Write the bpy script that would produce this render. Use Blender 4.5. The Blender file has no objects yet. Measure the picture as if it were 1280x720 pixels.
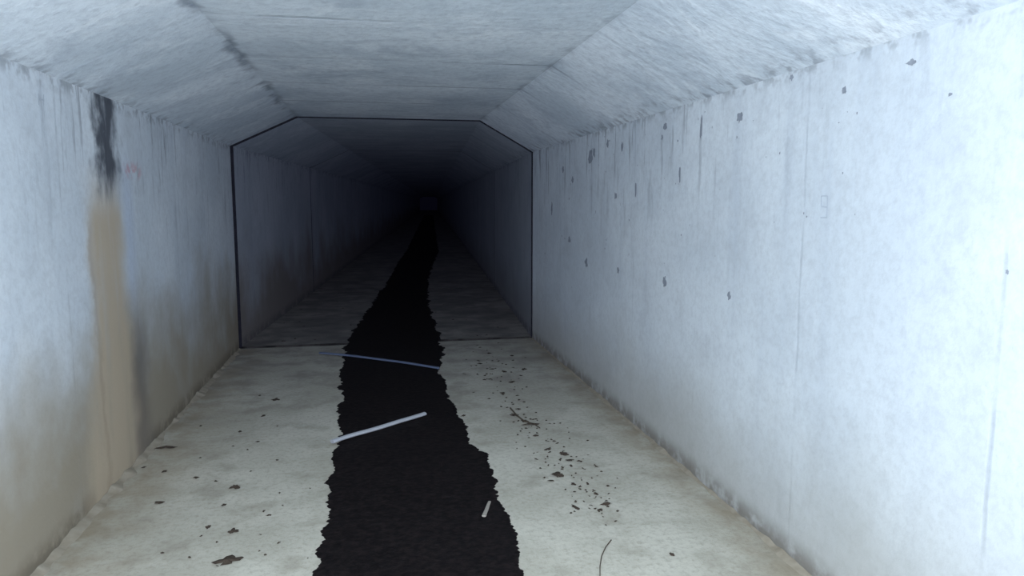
import bpy, math, random
from mathutils import Vector, noise, Matrix
random.seed(7)
sc = bpy.context.scene
# ------------------------------------------------ camera
H=1.5; FP=900.0
psi=math.radians(10.87); phi=math.radians(6.84)
F=Vector((math.sin(psi)*math.cos(phi), math.cos(psi)*math.cos(phi), -math.sin(phi)))
R=Vector((math.cos(psi), -math.sin(psi), 0))
U=R.cross(F)
C=Vector((0,0,H))
cam=bpy.data.cameras.new("camera"); co=bpy.data.objects.new("camera",cam); sc.collection.objects.link(co)
m=Matrix((R,U,-F)).transposed().to_4x4(); m.translation=C; co.matrix_world=m
cam.sensor_width=36; cam.lens=FP/1280*36; cam.clip_start=0.02; cam.clip_end=300
sc.camera=co
def ray(u,v): return F+R*((u-640)/FP)+U*((360-v)/FP)
def gnd(u,v,z=0.0):
    d=ray(u,v); return C+d*((z-H)/d.z)
def wallp(u,v,x):
    d=ray(u,v); return C+d*(x/d.x)
try:
    sc.view_settings.view_transform='Standard'
except Exception: pass
# ------------------------------------------------ node helper
class NB:
    def __init__(s,name):
        s.m=bpy.data.materials.new(name); s.m.use_nodes=True
        s.t=s.m.node_tree; s.n=s.t.nodes; s.b=s.n["Principled BSDF"]
        g=s.n.new("ShaderNodeNewGeometry"); s.P=g.outputs["Position"]
        sp=s.n.new("ShaderNodeSeparateXYZ"); s.t.links.new(s.P,sp.inputs[0])
        s.x,s.y,s.z=sp.outputs
    def put(s,v,sock):
        if isinstance(v,(int,float)):
            sock.default_value=v
        elif isinstance(v,tuple):
            sock.default_value=(v+(1,))[:len(sock.default_value)] if len(v)==3 else v
        else: s.t.links.new(v,sock)
    def f(s,op,a,b=0.0,c=None,clamp=False):
        n=s.n.new("ShaderNodeMath"); n.operation=op; n.use_clamp=clamp
        s.put(a,n.inputs[0]); s.put(b,n.inputs[1])
        if c is not None: s.put(c,n.inputs[2])
        return n.outputs[0]
    def ss(s,v,a,b,lo=0.0,hi=1.0):
        n=s.n.new("ShaderNodeMapRange"); n.interpolation_type='SMOOTHSTEP'
        if a>b: a,b,lo,hi=b,a,hi,lo
        s.put(v,n.inputs[0]); n.inputs[1].default_value=a; n.inputs[2].default_value=b
        n.inputs[3].default_value=lo; n.inputs[4].default_value=hi
        return n.outputs[0]
    def vec(s,sx,sy,sz,off=(0,0,0)):
        n=s.n.new("ShaderNodeMapping"); s.t.links.new(s.P,n.inputs[0])
        n.inputs["Scale"].default_value=(sx,sy,sz); n.inputs["Location"].default_value=off
        return n.outputs[0]
    def noise(s,scale,vec=None,detail=4,rough=0.55,dist=0):
        n=s.n.new("ShaderNodeTexNoise"); s.t.links.new(vec or s.P,n.inputs["Vector"])
        n.inputs["Scale"].default_value=scale; n.inputs["Detail"].default_value=min(detail,3 if scale>10 else 4)
        n.inputs["Roughness"].default_value=rough; n.inputs["Distortion"].default_value=dist
        return n.outputs[0]
    def mix(s,fac,a,b,mode='MIX'):
        n=s.n.new("ShaderNodeMix"); n.data_type='RGBA'; n.blend_type=mode
        s.put(fac,n.inputs[0]); s.put(a,n.inputs[6]); s.put(b,n.inputs[7])
        return n.outputs[2]
    def mul(s,*a):
        r=a[0]
        for k in a[1:]: r=s.f('MULTIPLY',r,k)
        return r
    def band(s,v,c,hw,soft):
        d=s.f('ABSOLUTE',s.f('SUBTRACT',v,c))
        return s.ss(d,hw+soft,max(hw-soft,0))
    def finish(s,col,rough=0.85,bump=None,bs=0.3,bd=0.01,spec=0.3):
        s.put(col,s.b.inputs["Base Color"]); s.put(rough,s.b.inputs["Roughness"])
        s.b.inputs["Specular IOR Level"].default_value=spec
        if bump is not None:
            n=s.n.new("ShaderNodeBump"); n.inputs["Strength"].default_value=bs; n.inputs["Distance"].default_value=bd
            s.t.links.new(bump,n.inputs["Height"]); s.t.links.new(n.outputs[0],s.b.inputs["Normal"])
        return s.m
SEAM=0.96
def seam(N,w=0.006):
    wob=N.f('MULTIPLY',N.f('SUBTRACT',N.noise(3.0,detail=2),0.5),0.03)
    q=N.f('DIVIDE',N.f('ADD',N.f('SUBTRACT',N.y,2.64),wob),SEAM)
    fr=N.f('ABSOLUTE',N.f('SUBTRACT',N.f('FRACT',N.f('ADD',q,0.5)),0.5))
    return N.ss(fr,w/SEAM*2.2,w/SEAM*0.2)
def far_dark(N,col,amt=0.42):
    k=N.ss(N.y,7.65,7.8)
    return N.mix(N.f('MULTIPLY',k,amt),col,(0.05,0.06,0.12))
def concrete_wall(side):
    N=NB("concrete_wall_"+side)
    if side=="left": base=N.mix(N.ss(N.noise(0.9),0.35,0.65),(0.57,0.635,0.68),(0.69,0.75,0.785))
    else: base=N.mix(N.ss(N.noise(0.9),0.35,0.65),(0.56,0.625,0.665),(0.65,0.715,0.745))
    st=N.noise(1.0,N.vec(1,4.5,0.4),rough=0.6)
    col=N.mix(N.ss(st,0.5,0.75,0,0.3),base,(0.38,0.44,0.51))
    blo=N.noise(3.2,N.vec(1,1,1,(3,8,1)),rough=0.65)
    col=N.mix(N.ss(blo,0.48,0.72,0,0.3),col,(0.42,0.46,0.49))
    fine=N.noise(28,rough=0.75)
    col=N.mix(N.ss(fine,0.35,0.75,0,0.28),col,(0.35,0.38,0.40))
    sm=N.mul(seam(N),N.ss(N.noise(2.2,detail=2),0.4,0.65,0.03,0.28))
    col=N.mix(sm,col,(0.22,0.25,0.29))
    dn=N.noise(1.0,N.vec(1,16,1.7),rough=0.65)
    top=N.ss(N.z,1.0,2.0)
    far=N.ss(N.y,2.2,5.0,0.1,1.0)
    col=N.mix(N.mul(N.ss(dn,0.55,0.69),top,far,0.7),col,(0.12,0.14,0.17))
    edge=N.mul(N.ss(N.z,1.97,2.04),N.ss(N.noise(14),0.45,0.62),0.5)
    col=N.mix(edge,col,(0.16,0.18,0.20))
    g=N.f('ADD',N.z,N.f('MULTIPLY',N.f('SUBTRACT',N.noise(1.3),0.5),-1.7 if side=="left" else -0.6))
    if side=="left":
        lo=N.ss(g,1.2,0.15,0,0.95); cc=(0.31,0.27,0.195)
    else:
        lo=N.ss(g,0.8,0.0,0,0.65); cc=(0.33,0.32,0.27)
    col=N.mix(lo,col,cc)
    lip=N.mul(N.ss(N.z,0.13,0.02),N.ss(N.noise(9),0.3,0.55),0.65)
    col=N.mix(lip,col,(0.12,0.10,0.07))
    if side=="left":
        # run-off stain below the weep mark widens towards the floor
        wd=N.ss(N.z,1.0,0.1,0.0,0.26)
        yy=N.f('ADD',N.y,N.f('MULTIPLY',N.f('SUBTRACT',N.noise(3.5),0.5),0.26))
        yb=N.f('ADD',N.y,N.f('MULTIPLY',N.f('SUBTRACT',N.noise(8),0.5),0.34))
        dd=N.f('SUBTRACT',N.f('ABSOLUTE',N.f('SUBTRACT',yy,4.13)),wd)
        rust=N.mul(N.ss(dd,0.34,0.10),N.ss(N.z,1.76,1.38),N.ss(N.noise(2,N.vec(1,3,.6)),0.25,0.55,0.6,0.95))
        col=N.mix(rust,col,(0.48,0.405,0.295))
        re=N.mul(N.band(yy,3.93,0.02,0.03),N.ss(N.z,1.5,1.3),0.3)
        col=N.mix(re,col,(0.28,0.21,0.14))
        halo=N.mul(N.band(yy,4.55,0.11,0.14),N.ss(N.z,1.0,0.55),0.7)
        col=N.mix(halo,col,(0.13,0.12,0.11))
        wz=N.f('ADD',N.z,N.f('MULTIPLY',N.f('SUBTRACT',N.noise(9,N.vec(1,1,.3)),0.5),0.3))
        blk=N.mul(N.band(yb,4.22,0.15,0.09),N.ss(wz,1.47,1.66),N.ss(N.noise(7,N.vec(1,1.5,.6)),0.3,0.5,0.6,0.95))
        col=N.mix(blk,col,(0.06,0.068,0.085))
        red=N.mul(N.band(N.y,4.62,0.14,0.06),N.band(N.z,1.68,0.035,0.03),N.ss(N.noise(16),0.42,0.58),0.5)
        col=N.mix(red,col,(0.55,0.16,0.2))
        blu=N.mul(N.band(N.y,4.5,0.06,0.1),N.band(N.z,1.3,0.4,0.2),0.2)
        col=N.mix(blu,col,(0.30,0.42,0.68))
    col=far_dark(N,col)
    h=N.f('ADD',N.f('MULTIPLY',fine,0.4),N.f('SUBTRACT',N.noise(4,detail=3),sm))
    return N.finish(col,0.8,h,0.3,0.012,0.25)
def concrete_ceiling():
    N=NB("concrete_ceiling")
    base=N.mix(N.ss(N.noise(1.1,rough=0.6),0.35,0.65),(0.57,0.655,0.72),(0.74,0.82,0.875))
    di=N.noise(1.0,N.vec(1.8,2.6,2.0,(3,0,0)),rough=0.7,dist=0.8)
    col=N.mix(N.ss(di,0.5,0.74,0,0.45),base,(0.32,0.39,0.47))
    wh=N.noise(2.6,N.vec(1,1.2,1,(9,4,2)),rough=0.7,dist=0.5)
    col=N.mix(N.ss(wh,0.52,0.66,0,0.5),col,(0.85,0.92,0.96))
    fine=N.noise(22,rough=0.7)
    col=N.mix(N.ss(fine,0.4,0.75,0,0.3),col,(0.27,0.31,0.37))
    flat=N.ss(N.z,2.25,2.34,0.3,1.0)
    sm=N.mul(seam(N,0.014),N.ss(N.noise(1.6,detail=2),0.38,0.62,0.08,0.5),flat)
    col=N.mix(sm,col,(0.18,0.22,0.28))
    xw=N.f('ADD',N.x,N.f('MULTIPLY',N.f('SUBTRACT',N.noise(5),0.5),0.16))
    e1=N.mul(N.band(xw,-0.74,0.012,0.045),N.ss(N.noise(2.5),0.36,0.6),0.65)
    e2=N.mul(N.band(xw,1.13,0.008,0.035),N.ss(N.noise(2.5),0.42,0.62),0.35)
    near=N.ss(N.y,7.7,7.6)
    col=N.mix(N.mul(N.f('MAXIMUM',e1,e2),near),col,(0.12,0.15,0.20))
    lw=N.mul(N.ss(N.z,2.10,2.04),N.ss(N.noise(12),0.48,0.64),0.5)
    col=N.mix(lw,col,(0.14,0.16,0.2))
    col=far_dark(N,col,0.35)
    h=N.f('ADD',N.f('MULTIPLY',fine,0.5),N.f('SUBTRACT',di,sm))
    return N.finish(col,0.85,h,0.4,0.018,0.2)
def concrete_floor():
    N=NB("concrete_floor")
    base=N.mix(N.ss(N.noise(1.4,rough=0.6),0.35,0.65),(0.42,0.41,0.335),(0.53,0.52,0.435))
    fine=N.noise(35,rough=0.75)
    col=N.mix(N.ss(fine,0.42,0.75,0,0.5),base,(0.24,0.22,0.175))
    blot=N.noise(4,N.vec(1,1,1,(7,7,0)))
    col=N.mix(N.ss(blot,0.48,0.72,0,0.55),col,(0.25,0.23,0.175))
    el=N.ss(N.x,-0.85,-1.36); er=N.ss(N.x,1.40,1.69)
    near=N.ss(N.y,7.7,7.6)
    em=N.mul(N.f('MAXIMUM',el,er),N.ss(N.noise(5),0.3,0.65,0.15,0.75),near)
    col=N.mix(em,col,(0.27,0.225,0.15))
    dk=N.mul(N.ss(N.y,4.0,7.6),N.ss(blot,0.4,0.6,0.3,0.6))
    col=N.mix(dk,col,(0.19,0.18,0.165))
    far_patch=N.mul(N.ss(N.y,7.65,7.8),N.ss(N.noise(1.8,N.vec(1,1,1,(2,3,3))),0.4,0.6,0.35,0.6))  # patchy darker floor colour beyond the joint
    col=N.mix(far_patch,col,(0.075,0.066,0.065))
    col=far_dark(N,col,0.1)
    return N.finish(col,0.85,fine,0.3,0.01,0.2)
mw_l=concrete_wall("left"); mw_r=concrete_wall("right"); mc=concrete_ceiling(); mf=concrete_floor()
N=NB("joint_dark_mastic"); mj=N.finish(N.mix(N.noise(20),(0.01,0.01,0.014),(0.03,0.03,0.04)),0.95,spec=0.05)  # near-black grout lining the joint grooves
N=NB("dirt_filled_joint"); mjf=N.finish(N.mix(N.ss(N.noise(6),0.35,0.6),(0.012,0.012,0.012),(0.05,0.047,0.043)),0.95,spec=0.05)
# ------------------------------------------------ shell
BEND=math.tan(math.radians(4.5)); YJ=7.66
def sh(y): return max(0,y-YJ)*BEND
prof=[(-1.38,0,-1,-.8),(1.70,0,1,-.8),(1.70,2.03,1,0.3),(1.13,2.35,0.3,1),(-0.74,2.35,-0.3,1),(-1.38,2.05,-1,0.3)]
stations=[(-4,0,0),(YJ,0,0),(YJ,.08,1),(YJ+.12,.08,1),(YJ+.12,0,1),(12.4,0,0),(12.4,.02,1),(12.44,.02,1),(12.44,0,1),(130,0,0)]
def shell(name,idx,mat,jm):
    vs=[];fs=[];mi=[]
    k=len(idx)
    for (y,o,_) in stations:
        for i in idx:
            x,z,ox,oz=prof[i]; vs.append((x+ox*o+sh(y),y,z+oz*o))
    for s in range(len(stations)-1):
        for j in range(k-1):
            a=s*k+j; fs.append((a,a+1,a+k+1,a+k)); mi.append(1 if stations[s+1][2] else 0)
    me=bpy.data.meshes.new(name); me.from_pydata(vs,[],fs); me.update()
    me.materials.append(mat); me.materials.append(jm)
    for p,q in zip(me.polygons,mi): p.material_index=q
    o=bpy.data.objects.new(name,me); sc.collection.objects.link(o)
    return o
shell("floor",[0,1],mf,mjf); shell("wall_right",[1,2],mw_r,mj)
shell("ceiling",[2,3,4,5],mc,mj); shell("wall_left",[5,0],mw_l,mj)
def obj(name,vs,fs,mat,smooth=False):
    me=bpy.data.meshes.new(name); me.from_pydata(vs,[],fs); me.update()
    me.materials.append(mat)
    if smooth:
        for p in me.polygons: p.use_smooth=True
    o=bpy.data.objects.new(name,me); sc.collection.objects.link(o); return o
# ------------------------------------------------ dark stream
tab=[(720,403,655),(680,405,645),(640,407,628),(600,413,618),(560,418,592),(520,425,572),(480,427,552),(440,430,553),(420,436,550),(400,450,541),(380,465,535),(350,485,535),(330,496,541),(315,507,548)]
L=[];Rr=[]
for v,a,b in tab:
    p=gnd(a,v); q=gnd(b,v); L.append((p.y,p.x)); Rr.append((q.y,q.x))
def interp(T,y):
    if y<=T[0][0]: return T[0][1]
    for (y0,x0),(y1,x1) in zip(T,T[1:]):
        if y<=y1: return x0+(x1-x0)*(y-y0)/(y1-y0)
    return T[-1][1]+sh(y)-sh(T[-1][0])
vs=[];fs=[];y=-3.9;rows=[]
def jag(y,s):
    return 0.03*noise.noise(Vector((y*1.8,s,0)))+0.045*noise.noise(Vector((y*5,s,3)))+0.022*noise.noise(Vector((y*14,s,5)))+0.013*noise.noise(Vector((y*50,s,9)))+0.007*noise.noise(Vector((y*140,s,2)))
while y<80:
    xl=interp(L,y)+jag(y,1.3)+.012; xr=interp(Rr,y)+jag(y,8.7)
    rows.append((y,xl,xr)); y+=0.006 if y<12 else 0.1
for (y,xl,xr) in rows:
    vs+=[(xl-.006,y,0.0005),(xl,y,0.005),(xl*.75+xr*.25,y,0.008),((xl+xr)/2,y,0.008),(xr*.75+xl*.25,y,0.008),(xr,y,0.005),(xr+.006,y,0.0005)]
for i in range(len(rows)-1):
    for j in range(6):
        a=i*7+j; fs.append((a,a+1,a+8,a+7))
N=NB("black_wet_sludge")
cn=N.noise(30,rough=0.7)
ms=N.finish(N.mix(N.ss(cn,0.35,0.75),(0.004,0.003,0.0035),(0.015,0.011,0.0105)),0.7,cn,0.5,0.006,0.12)
obj("sludge_stream",vs,fs,ms)
# ------------------------------------------------ silt along wall bases
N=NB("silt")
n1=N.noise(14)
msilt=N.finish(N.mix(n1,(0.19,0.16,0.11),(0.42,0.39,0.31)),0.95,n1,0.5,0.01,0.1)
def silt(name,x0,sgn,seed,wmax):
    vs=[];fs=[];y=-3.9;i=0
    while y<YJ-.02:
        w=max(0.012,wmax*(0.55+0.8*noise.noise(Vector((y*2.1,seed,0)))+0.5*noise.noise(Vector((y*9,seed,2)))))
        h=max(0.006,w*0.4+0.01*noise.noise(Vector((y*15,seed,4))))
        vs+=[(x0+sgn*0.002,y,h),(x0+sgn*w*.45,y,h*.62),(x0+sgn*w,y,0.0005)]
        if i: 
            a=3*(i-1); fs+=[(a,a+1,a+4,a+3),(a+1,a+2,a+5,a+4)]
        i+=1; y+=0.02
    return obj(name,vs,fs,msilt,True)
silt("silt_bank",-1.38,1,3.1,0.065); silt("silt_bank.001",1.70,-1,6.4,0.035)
# ------------------------------------------------ stains
N=NB("dark_mould"); mm=N.finish(N.mix(N.noise(40),(0.17,0.19,0.23),(0.34,0.38,0.42)),0.95,spec=0.1)
def blob2(cx,cy,rx,ry,seed,n=18):
    out=[]
    for k in range(n):
        a=2*math.pi*k/n; r=1+0.7*noise.noise(Vector((math.cos(a)*1.9+seed*3.1,math.sin(a)*1.9,seed)))
        out.append((cx+rx*r*math.cos(a),cy+ry*r*math.sin(a)))
    return out
vs=[];fs=[]
spots=[(925,147,5,8),(733,328,3,7),(831,352,3,9),(912,370,3,6),(773,338,2,5),(1140,78,9,5),(1188,118,4,3),(738,196,4,10),(743,190,2,7),(716,225,2,5),(778,184,2,7),(795,238,1.5,14),(877,160,2,20),(990,97,4,5),(832,158,3,6),(760,180,2,7),(1260,340,4,4),(704,212,2,5),(770,245,2,6),(828,172,2,4),(712,300,2,5),(850,218,1.5,12),(690,260,1.5,10),(1056,113,4,6)]
for i,(u,v,a,b) in enumerate(spots):
    p=wallp(u,v,1.70); qx=wallp(u+a,v,1.70); qz=wallp(u,v+b,1.70)
    pts=blob2(p.y,p.z,abs(qx.y-p.y)*.65,abs(qz.z-p.z)*.75,i+.3)
    o=len(vs); vs+=[(1.698,yy,min(zz,2.02)) for yy,zz in pts]; fs.append(tuple(range(o,o+len(pts))))
for i in range(60):
    yy=random.uniform(2.2,7.3); zz=1.98-abs(random.gauss(0,.45)); 
    if zz<.4: continue
    k=yy/7
    pts=blob2(yy,zz,random.uniform(.004,.012)*k,random.uniform(.003,.014)*k,i+50.3,10)
    o=len(vs); vs+=[(1.698,a,min(b,2.02)) for a,b in pts]; fs.append(tuple(range(o,o+len(pts))))
obj("mould_spots",vs,fs,mm)
N=NB("faded_grey_paint"); mp=N.finish(N.mix(N.noise(60),(0.36,0.42,0.47),(0.5,0.56,0.62)),0.9)
def strips(name,segs,x,w,mat):
    vs=[];fs=[]
    for (u0,v0,u1,v1) in segs:
        a=wallp(u0,v0,x); b=wallp(u1,v1,x); d=Vector((0,b.y-a.y,b.z-a.z)).normalized(); n=Vector((0,-d.z,d.y))*w
        o=len(vs); xx=x-0.0015 if x>0 else x+0.0015
        for q in (a-n,b-n,b+n,a+n): vs.append((xx,q.y,q.z))
        fs.append((o,o+1,o+2,o+3))
    return obj(name,vs,fs,mat)
strips("stencil_mark",[(1027,245,1035,245),(1035,245,1034,272),(1027,245,1027,258),(1027,258,1034,259),(1026,272,1034,272)],1.70,0.003,mp)
strips("stencil_mark.001",[(48,117,48,131),(54,118,54,132),(48,124,54,125)],-1.38,0.003,mp)
# ------------------------------------------------ debris
N=NB("dead_leaf"); ml=N.finish(N.mix(N.noise(30),(0.022,0.018,0.014),(0.085,0.065,0.048)),0.85,spec=0.15)
vs=[];fs=[]
def leaf(u,v,a,b,seed,rot=None):
    p=gnd(u,v); s=(p-C).dot(F)/FP
    A=a*s; B=max(b*s*1.6,0.006)
    th=random.uniform(0,math.pi) if rot is None else rot
    n=20; o=len(vs); vs.append((p.x,p.y,0.008+A*0.12))
    for k in range(n):
        t=2*math.pi*k/n
        r=1+0.9*noise.noise(Vector((math.cos(t)*2+seed,math.sin(t)*2,seed*1.7)))+0.5*noise.noise(Vector((math.cos(t)*6,math.sin(t)*6,seed)))
        lx=A*r*math.cos(t); ly=B*r*math.sin(t)
        x=lx*math.cos(th)-ly*math.sin(th)*.9; y=lx*math.sin(th)*.9+ly*math.cos(th)
        vs.append((p.x+x,p.y+y,0.003+0.012*max(0,noise.noise(Vector((x*30,y*30,seed))))))
    for k in range(n): fs.append((o,o+1+k,o+1+(k+1)%n))
L2=[(345,500,5,3),(208,560,12,2),(205,590,4,1.5),(330,520,4,2),(322,553,3,2),(295,609,6,4),(245,598,4,2),(200,629,6,2),(280,632,4,2),(284,702,11,11),(292,665,5,4),(260,660,5,2),(180,585,3,1.5),(300,540,3,1.5),
(615,462,3,2),(630,465,4,2),(655,462,4,2.5),(628,492,4,2),(640,478,4,2),(606,475,2,1.5),(648,512,4,2),(643,520,5,3),(664,531,11,2.5),(655,527,6,3),(686,562,3,3),(705,568,7,3),(713,576,4,3),(697,594,8,4),(688,602,4,3),(717,606,3,2),(720,635,3,5),(745,618,4,2),(756,631,8,2.5),(750,638,4,2),(670,545,4,2),(612,442,3,1.5),(640,445,3,1.5),(840,694,4,2),(600,455,3,1.5),(580,520,3,2)]
for i,(u,v,a,b) in enumerate(L2): leaf(u,v,a,b,i*1.37+.5, 0.0 if a>2.5*b else None)
for i in range(260):
    if i%4: 
        t=random.random(); u=600+t*155+random.gauss(0,18); v=440+t*200+random.gauss(0,12)
    elif i%8: u=random.uniform(150,390); v=random.uniform(470,715)
    else: u=random.uniform(310,660); v=random.uniform(375,430)
    p=gnd(u,v)
    if p.x<-1.25 or p.x>1.6: continue
    if interp(L,p.y)-.05<p.x<interp(Rr,p.y)+.05: continue
    leaf(u,v,random.uniform(.6,2.4),random.uniform(.4,1.1),i*2.1+90)
obj("leaf_litter",vs,fs,ml)
def tube(name,pts,r,mat,flat=1.0,taper=0.0,n=10):
    vs=[];fs=[];m=len(pts)
    for i,p in enumerate(pts):
        p=Vector(p); d=(Vector(pts[min(i+1,m-1)])-Vector(pts[max(i-1,0)])).normalized()
        s=d.cross(Vector((0,0,1))).normalized(); w=s.cross(d)
        rr=r*(1-taper*i/(m-1))
        for k in range(n):
            a=2*math.pi*k/n; q=p+s*rr*math.cos(a)+w*rr*flat*math.sin(a); vs.append(tuple(q))
    for i in range(m-1):
        for k in range(n): a=i*n+k; b=i*n+(k+1)%n; fs.append((a,b,b+n,a+n))
    fs.append(tuple(range(n))[::-1]); fs.append(tuple(range((m-1)*n,m*n)))
    return obj(name,vs,fs,mat,False)
N=NB("weathered_white_stick"); sn=N.noise(1,N.vec(8,8,8))
mst=N.finish(N.mix(sn,(0.29,0.31,0.33),(0.48,0.50,0.53)),0.6,spec=0.3)
def line(a,b,k=14,z=0.02,wob=.004,sd=0):
    a=gnd(*a,z);b=gnd(*b,z); out=[]
    for i in range(k+1):
        t=i/k; p=a.lerp(b,t); p.z=z+wob*noise.noise(Vector((t*3,sd,0))); p.y+=wob*2*noise.noise(Vector((t*3,sd,5))); out.append(p)
    return out
tube("white_stick",line((415,552),(531,517),z=0.023),0.020,mst,0.6)
N=NB("blue_grey_strip"); mb=N.finish(N.mix(N.noise(12),(0.07,0.095,0.16),(0.14,0.175,0.25)),0.5)
tube("bluish_strip",[p+Vector((0,0.06*math.sin(i/18*math.pi),0)) for i,p in enumerate(line((400,441),(548,460),18,0.022,.003,3))],0.02,mb,0.5)  # bluish streak across the stream near the joint, built as a strip
N=NB("pale_wood"); mwd=N.finish(N.mix(N.noise(40),(0.2,0.185,0.155),(0.38,0.36,0.31)),0.8)
tube("wood_chip",line((605,645),(612,627),5,0.016,.002,8),0.011,mwd,0.5,0.3)
N=NB("dark_twig"); mt=N.finish(N.mix(N.noise(30),(0.04,0.03,0.022),(0.1,0.08,0.055)),0.8)
def bez(ps,z=0.008):
    P=[gnd(u,v,z) for u,v in ps]; out=[]
    for i in range(len(P)-1):
        for k in range(5): out.append(P[i].lerp(P[i+1],k/5))
    out.append(P[-1]); return out
tube("twig",bez([(764,675),(757,684),(752,695),(750,708),(750,720)]),0.003,mt,1,.4,6)
tube("twig.001",bez([(638,510),(646,519),(655,526),(668,530),(675,535)]),0.006,mt,1,.5,6)
# ------------------------------------------------ torch plus an added blue fill: one lamp, falloff mix
l=bpy.data.lights.new("hand_torch_and_fill",'POINT'); l.energy=1.0; l.shadow_soft_size=0.08
l.use_nodes=True; t=l.node_tree; e=t.nodes.get("Emission"); e.inputs["Strength"].default_value=1.0
fo=t.nodes.new("ShaderNodeLightFalloff"); fo.inputs[0].default_value=1.0
def term(sock,k,col):
    n=t.nodes.new("ShaderNodeVectorMath"); n.operation='SCALE'
    n.inputs[0].default_value=tuple(c*k for c in col); t.links.new(sock,n.inputs["Scale"]); return n.outputs[0]
def vadd(a,b):
    n=t.nodes.new("ShaderNodeVectorMath"); n.operation='ADD'; t.links.new(a,n.inputs[0]); t.links.new(b,n.inputs[1]); return n.outputs[0]
q=term(fo.outputs["Quadratic"],185,(1.0,0.99,0.97))
li=term(fo.outputs["Linear"],67,(0.81,0.89,1.06))
fill=term(fo.outputs["Constant"],4.0,(0.42,0.43,1.0))  # added blue fill without falloff, lifts the blacks down the tunnel
t.links.new(vadd(vadd(q,li),fill),e.inputs["Color"])
o=bpy.data.objects.new("hand_torch_and_fill",l); o.location=(-0.05,-0.3,1.58); sc.collection.objects.link(o)
w=bpy.data.worlds.new("world"); sc.world=w; w.use_nodes=True
w.node_tree.nodes["Background"].inputs[0].default_value=(0.0014,0.0014,0.004,1)
